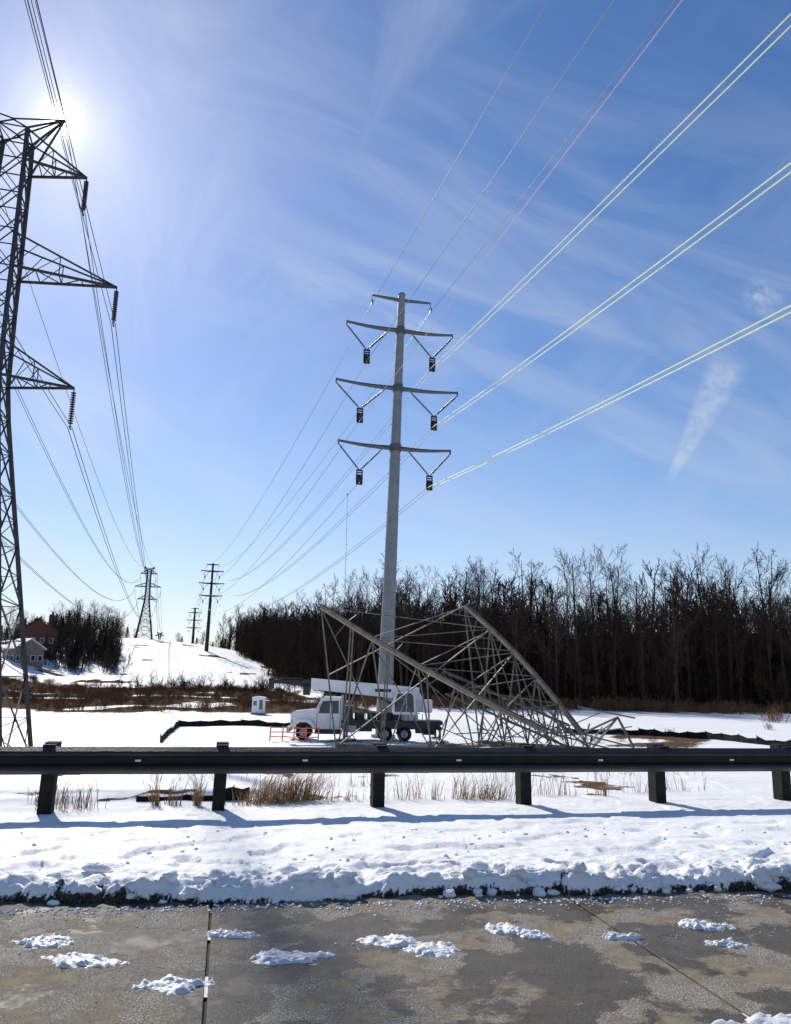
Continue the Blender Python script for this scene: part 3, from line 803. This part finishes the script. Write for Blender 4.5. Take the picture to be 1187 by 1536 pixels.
# left hand side trees
lt=empty("left_bank_trees")
pines=[]
for s in range(2):
    rng2=random.Random(600+s); mb=MB(); mb.tube([(0,0,-.5),(0,0,13)],[.22,.03],6,0)
    for k in range(1500):
        z=rng2.uniform(1.2,13.2); R=(13.6-z)*.30*(.65+.5*abs(sin(z*2.6+s)))*rng2.uniform(.25,1.1); a=rng2.uniform(0,6.28)
        P=V((cos(a)*R,sin(a)*R,z-R*.18)); o_=V((cos(a),sin(a),-.35))*.5; t_=V((-sin(a),cos(a),rng2.uniform(-.4,.4)))*.2
        mb.add([P-t_,P+o_,P+t_,P-o_*.5],[(0,1,2,3)],1)
    pines.append(mb.obj("pine",[M_BARK,M_PINE],link=False).data)
houses=((-109,240),(-101,214))
for _ in range(460):
    w=rng.uniform(120,460); v=rng.uniform(-105,-34)
    if v>-44 and w<235: continue
    if v > -52 + 14*sm((w-300)/120)-(0 if w>235 else 0): continue
    X=.9659*v-.2588*w; Y=.2588*v+.9659*w
    if Y<70 or X<-.56*Y-8: continue
    if any((X-hx)**2+(Y-hy)**2<10**2 for hx,hy in houses): continue
    if abs(X/Y+.458)<.022 and Y<214: continue
    r=rng.random()
    if r<.25: inst(rng.choice(pines),lt,"pine_tree",X,Y,rng.uniform(.4,.8),rng.uniform(0,6.28))
    elif r<.6: inst(rng.choice(saps),lt,"understory",X,Y,rng.uniform(.6,1.3),rng.uniform(0,6.28))
    else: inst(rng.choice(protos),lt,"bare_tree",X,Y,rng.uniform(.35,.55),rng.uniform(0,6.28))
for _ in range(110):      # grove beside the clearing
    Y=rng.uniform(225,335); k=rng.uniform(-.440,-.350)
    X=k*Y; t=(k+.440)/.090
    r=rng.random()
    s=(.64-.32*abs(t-.60))*rng.uniform(.7,1.12)*Y/280
    if r<.12: inst(rng.choice(pines),lt,"pine_tree",X,Y,s*1.3,rng.uniform(0,6.28))
    else: inst(rng.choice(lod+protos),lt,"bare_tree",X,Y,s,rng.uniform(0,6.28))
    inst(rng.choice(saps),lt,"understory",X+rng.uniform(-3,3),Y-2,rng.uniform(.7,1.2),rng.uniform(0,6.28))
# tree belt beyond the ridge
dt=empty("distant_trees")
for _ in range(170):
    w=rng.uniform(455,560); v=rng.uniform(-190,60)
    X=.9659*v-.2588*w; Y=.2588*v+.9659*w
    if -45<v<5 and rng.random()<.8: continue
    inst(rng.choice(pines+lod[:2]),dt,"far_tree",X,Y,rng.uniform(.45,.7),rng.uniform(0,6.28))
# brush band
bb=empty("brown_brush")
for _ in range(1200):
    w=rng.uniform(96,210); v=rng.uniform(-62,24)
    X=.9659*v-.2588*w; Y=.2588*v+.9659*w
    if forest_depth(X,Y)>0: continue
    n=noise.fractal(V((X*.06,Y*.06,1)),1,2,4)
    if n<-.22 and rng.random()<.9: continue
    inst(rng.choice(bush),bb,"bush",X,Y,rng.uniform(.3,1.1),rng.uniform(0,6.28))
for _ in range(150):   # dark thicket at the foot of the hill
    X=rng.uniform(-62,-22); Y=rng.uniform(176,200)
    if forest_depth(X,Y)>0: continue
    inst(rng.choice(saps[2:]+bush),bb,"thicket",X,Y,rng.uniform(.35,.7),rng.uniform(0,6.28))
for _ in range(200):
    X=rng.uniform(-10,75); Y=rng.uniform(118,126)
    inst(rng.choice(bush),bb,"bush",X,Y,rng.uniform(.6,1.6),rng.uniform(0,6.28))
for X,Y,s in ((45,95,1.2),(46.5,95.5,1.),(38,80,.5),(16,62,.5),(18,63,.5),(20,61,.4),(24,69,.5),(14.5,60,.5)):
    inst(rng.choice(bush),bb,"bush",X,Y,s,rng.uniform(0,6.28))

# ------------------------------------------------------------------ dry grass tufts behind the guardrail
def tuft(p,q,n,h,sp,lean=0):
    mb=MB(); r=random.Random(int(p*100+q*7))
    for k in range(n):
        a=r.uniform(0,6.28);R=sp*sqrt(r.random())*r.uniform(.4,1.35); P=road(p+R*cos(a),q+R*sin(a)*.5)
        P.z=gz(P.x,P.y)-.02
        H=h*r.uniform(.2,1.15); dx=r.uniform(-.5,.5)*H+lean*H; dy=r.uniform(-.3,.3)*H; w=r.uniform(.0022,.0048)
        m_=P+V((dx*.30,dy*.35,H*.6)); t=P+V((dx,dy,H*r.uniform(.7,1)))
        s=V((cos(a),sin(a),0))*w
        mb.add([P-s,P+s,m_+s*.8,m_-s*.8,t],[(0,1,2,3),(3,2,4)])
    mb.obj("dry_grass_tuft",[M_GRASS])
for p,q,n,h,sp,l in ((-1.75,10.5,110,.46,.36,0),(-2.1,11.0,50,.38,.3,0),(-.75,10.5,60,.60,.06,-.45),(-.55,10.6,50,.50,.12,.15),(-.25,10.5,80,.55,.04,.0),(.8,10.8,420,.50,.42,.45),(1.05,10.9,300,.46,.32,.8),(.6,10.6,200,.27,.4,-.5),
      (1.6,10.7,70,.26,.3,.3),(2.3,10.8,50,.46,.32,0),(2.75,10.8,60,.46,.32,0.1),(3.5,10.8,140,.46,.36,.2),(3.75,10.7,110,.34,.3,.5),(4.75,11.0,60,.45,.4,.1),(5.45,10.9,40,.55,.1,0),(6.1,11.2,40,.38,.35,0),(6.9,11.3,40,.33,.45,0),(-3.2,11.0,40,.4,.4,0),(1.9,12.5,70,.35,.6,0),(5,13,70,.35,.9,0),(-.5,14,70,.4,1.2,0),(3.2,16,80,.4,1.4,0),(8,14,60,.4,1,0),(0,18,90,.4,3,0),(6,18,90,.4,3,0)):
    tuft(p,q,n,h,sp,l)

# ------------------------------------------------------------------ sun + sky
sd=V((-512,1008,806)).normalized()
el=math.asin(sd.z); az=math.atan2(sd.x,sd.y)
L=bpy.data.lights.new("sun",'SUN'); L.energy=4.5; L.angle=radians(.7); L.color=(1,.95,.86)
lo=bpy.data.objects.new("sun",L); lo.rotation_euler=sd.to_track_quat('Z','Y').to_euler(); scene.collection.objects.link(lo)
wd=bpy.data.worlds.new("World"); scene.world=wd; wd.use_nodes=True; nt=wd.node_tree
bg=nt.nodes["Background"]
sky=N(nt,'ShaderNodeTexSky'); sky.sky_type='NISHITA'; sky.sun_disc=False; sky.sun_elevation=el; sky.sun_rotation=az
sky.air_density=1.0; sky.dust_density=.18; sky.ozone_density=2.5; sky.altitude=100
tc=N(nt,'ShaderNodeTexCoord'); sp=N(nt,'ShaderNodeSeparateXYZ'); nt.links.new(tc.outputs['Generated'],sp.inputs[0])
zz=math_('ADD',math_('MAXIMUM',sp.outputs['Z'],0),.16)
cx=math_('DIVIDE',sp.outputs['X'],zz); cy=math_('DIVIDE',sp.outputs['Y'],zz)
def comb(x,y,z=0.0):
    c=N(nt,'ShaderNodeCombineXYZ')
    for i,s in enumerate((x,y,z)):
        if hasattr(s,'links'): nt.links.new(s,c.inputs[i])
        else: c.inputs[i].default_value=s
    return c.outputs[0]
def wn(vec,scale,detail,rough=.6,dist=0):
    n=N(nt,'ShaderNodeTexNoise'); n.inputs['Scale'].default_value=scale;n.inputs['Detail'].default_value=detail;n.inputs['Roughness'].default_value=rough;n.inputs['Distortion'].default_value=dist
    nt.links.new(vec,n.inputs['Vector']); return n.outputs['Fac']
yy=math_('MAXIMUM',sp.outputs['Y'],.12)
tx=math_('DIVIDE',sp.outputs['X'],yy); tz=math_('DIVIDE',sp.outputs['Z'],yy)
ca,sa=cos(.45),sin(.45)
r1=math_('ADD',math_('MULTIPLY',cx,ca),math_('MULTIPLY',cy,sa)); r2=math_('SUBTRACT',math_('MULTIPLY',cy,ca),math_('MULTIPLY',cx,sa))
n1=wn(comb(math_('MULTIPLY',r1,2.4),math_('MULTIPLY',r2,.8)),1.3,8,.60,.9)
n2=wn(comb(cx,cy,4),.9,3,.5)
cl=math_('MULTIPLY',math_('SUBTRACT',n1,.44),3.4,True)
cl=math_('MULTIPLY',cl,math_('MULTIPLY',math_('SUBTRACT',n2,.38),3.4,True))
# long diagonal cirrus bands drifting down to the right
c2,s2=cos(.42),sin(.42)
u1=math_('SUBTRACT',math_('MULTIPLY',tx,c2),math_('MULTIPLY',tz,s2)); u2=math_('ADD',math_('MULTIPLY',tx,s2),math_('MULTIPLY',tz,c2))
n3=wn(comb(math_('MULTIPLY',u1,1.0),math_('MULTIPLY',u2,4.6),2.0),1.5,9,.60,1.1)
n4=wn(comb(math_('MULTIPLY',u1,1.1),math_('MULTIPLY',u2,1.8),7.0),1.4,3,.5)
low=math_('SUBTRACT',1.25,math_('MULTIPLY',tz,1.1),True)
cl2=math_('MULTIPLY',math_('MULTIPLY',math_('MULTIPLY',math_('SUBTRACT',n3,.41),3.8,True),math_('MULTIPLY',math_('SUBTRACT',n4,.35),4.0,True)),low)
# forward scattering: thin cirrus is brighter near the sun
dt_=N(nt,'ShaderNodeVectorMath',operation='DOT_PRODUCT'); nt.links.new(tc.outputs['Generated'],dt_.inputs[0]); dt_.inputs[1].default_value=sd
dp=math_('MAXIMUM',dt_.outputs['Value'],0)
near=math_('POWER',dp,6)
amt=math_('MULTIPLY',math_('MAXIMUM',math_('MULTIPLY',cl,.8),cl2),math_('ADD',math_('MULTIPLY',near,.26),.36),True)
# jet trail
x0,y0,x1,y1=.3640,.2560,.4640,.4420
dl=sqrt((x1-x0)**2+(y1-y0)**2); ux,uy=(x1-x0)/dl,(y1-y0)/dl
al=math_('ADD',math_('MULTIPLY',math_('SUBTRACT',tx,x0),ux),math_('MULTIPLY',math_('SUBTRACT',tz,y0),uy))
pe=math_('ABSOLUTE',math_('SUBTRACT',math_('MULTIPLY',math_('SUBTRACT',tx,x0),uy),math_('MULTIPLY',math_('SUBTRACT',tz,y0),ux)))
frac=math_('DIVIDE',al,dl)
wid=math_('ADD',math_('MULTIPLY',math_('MAXIMUM',frac,0),.026),.006)
tm=math_('MULTIPLY',math_('SUBTRACT',1.0,math_('DIVIDE',pe,wid),True),1.8,True)
ends=math_('MULTIPLY',math_('MULTIPLY',math_('ADD',frac,.02),5,True),math_('MULTIPLY',math_('SUBTRACT',1.03,frac),6,True))
tn=math_('MULTIPLY',math_('SUBTRACT',wn(comb(tx,tz),60,6,.65),.20),1.7,True)
trail=math_('MULTIPLY',math_('MULTIPLY',math_('MULTIPLY',tm,ends),tn),.60)
pf=N(nt,'ShaderNodeVectorMath',operation='DISTANCE'); nt.links.new(comb(tx,tz),pf.inputs[0]); pf.inputs[1].default_value=(.515,.533,0)
puff=math_('MULTIPLY',math_('MULTIPLY',math_('SUBTRACT',1.0,math_('DIVIDE',pf.outputs['Value'],.034),True),math_('MULTIPLY',math_('SUBTRACT',wn(comb(tx,tz,3),65,6,.7),.38),4,True)),.6)
inv=math_('SUBTRACT',1.0,math_('MAXIMUM',trail,puff))
amt=math_('SUBTRACT',1.0,math_('MULTIPLY',inv,math_('SUBTRACT',1.0,amt)))
cc=mix(near,(5.9,6.4,7.3),(7.6,7.9,8.3))
hs=N(nt,'ShaderNodeHueSaturation'); hs.inputs['Saturation'].default_value=1.20; nt.links.new(sky.outputs['Color'],hs.inputs['Color'])
base=mix(1.0,hs.outputs['Color'],(1.02,.99,1.08),'MULTIPLY')
hz=math_('MULTIPLY',math_('POWER',math_('SUBTRACT',1.0,math_('MAXIMUM',sp.outputs['Z'],0),True),5),.50)
hz=math_('MULTIPLY',hz,math_('ADD',.65,math_('MULTIPLY',math_('POWER',dp,3),.9)),True)
base=mix(hz,base,(6.5,6.9,7.4))
fin=mix(amt,base,cc)
# circumsolar aureole (sun seen through thin haze)
g1=math_('MULTIPLY',math_('POWER',dp,16000),60); g2=math_('MULTIPLY',math_('POWER',dp,1200),2.6); g3=math_('MULTIPLY',math_('POWER',dp,150),1.2); g4=math_('MULTIPLY',math_('POWER',dp,22),.7)
gs=math_('ADD',math_('ADD',g1,g2),math_('ADD',g3,g4))
fin=mix(1.0,fin,comb(gs,math_('MULTIPLY',gs,.99),math_('MULTIPLY',gs,.95)),'ADD')
nt.links.new(fin,bg.inputs['Color']); bg.inputs['Strength'].default_value=.110

# ------------------------------------------------------------------ camera
cam=bpy.data.cameras.new("camera"); co=bpy.data.objects.new("camera",cam); scene.collection.objects.link(co)
cam.sensor_fit='VERTICAL'; cam.sensor_height=36; cam.lens=27.05; cam.clip_end=9000; cam.clip_start=.05
R=Matrix.Rotation(radians(102),4,'X')@Matrix.Rotation(radians(1),4,'Z')
co.matrix_world=Matrix.Translation((0,0,1.6))@R
scene.camera=co
scene.view_settings.view_transform='Standard'; scene.view_settings.look='None'; scene.view_settings.exposure=0
print("instances",cnt)
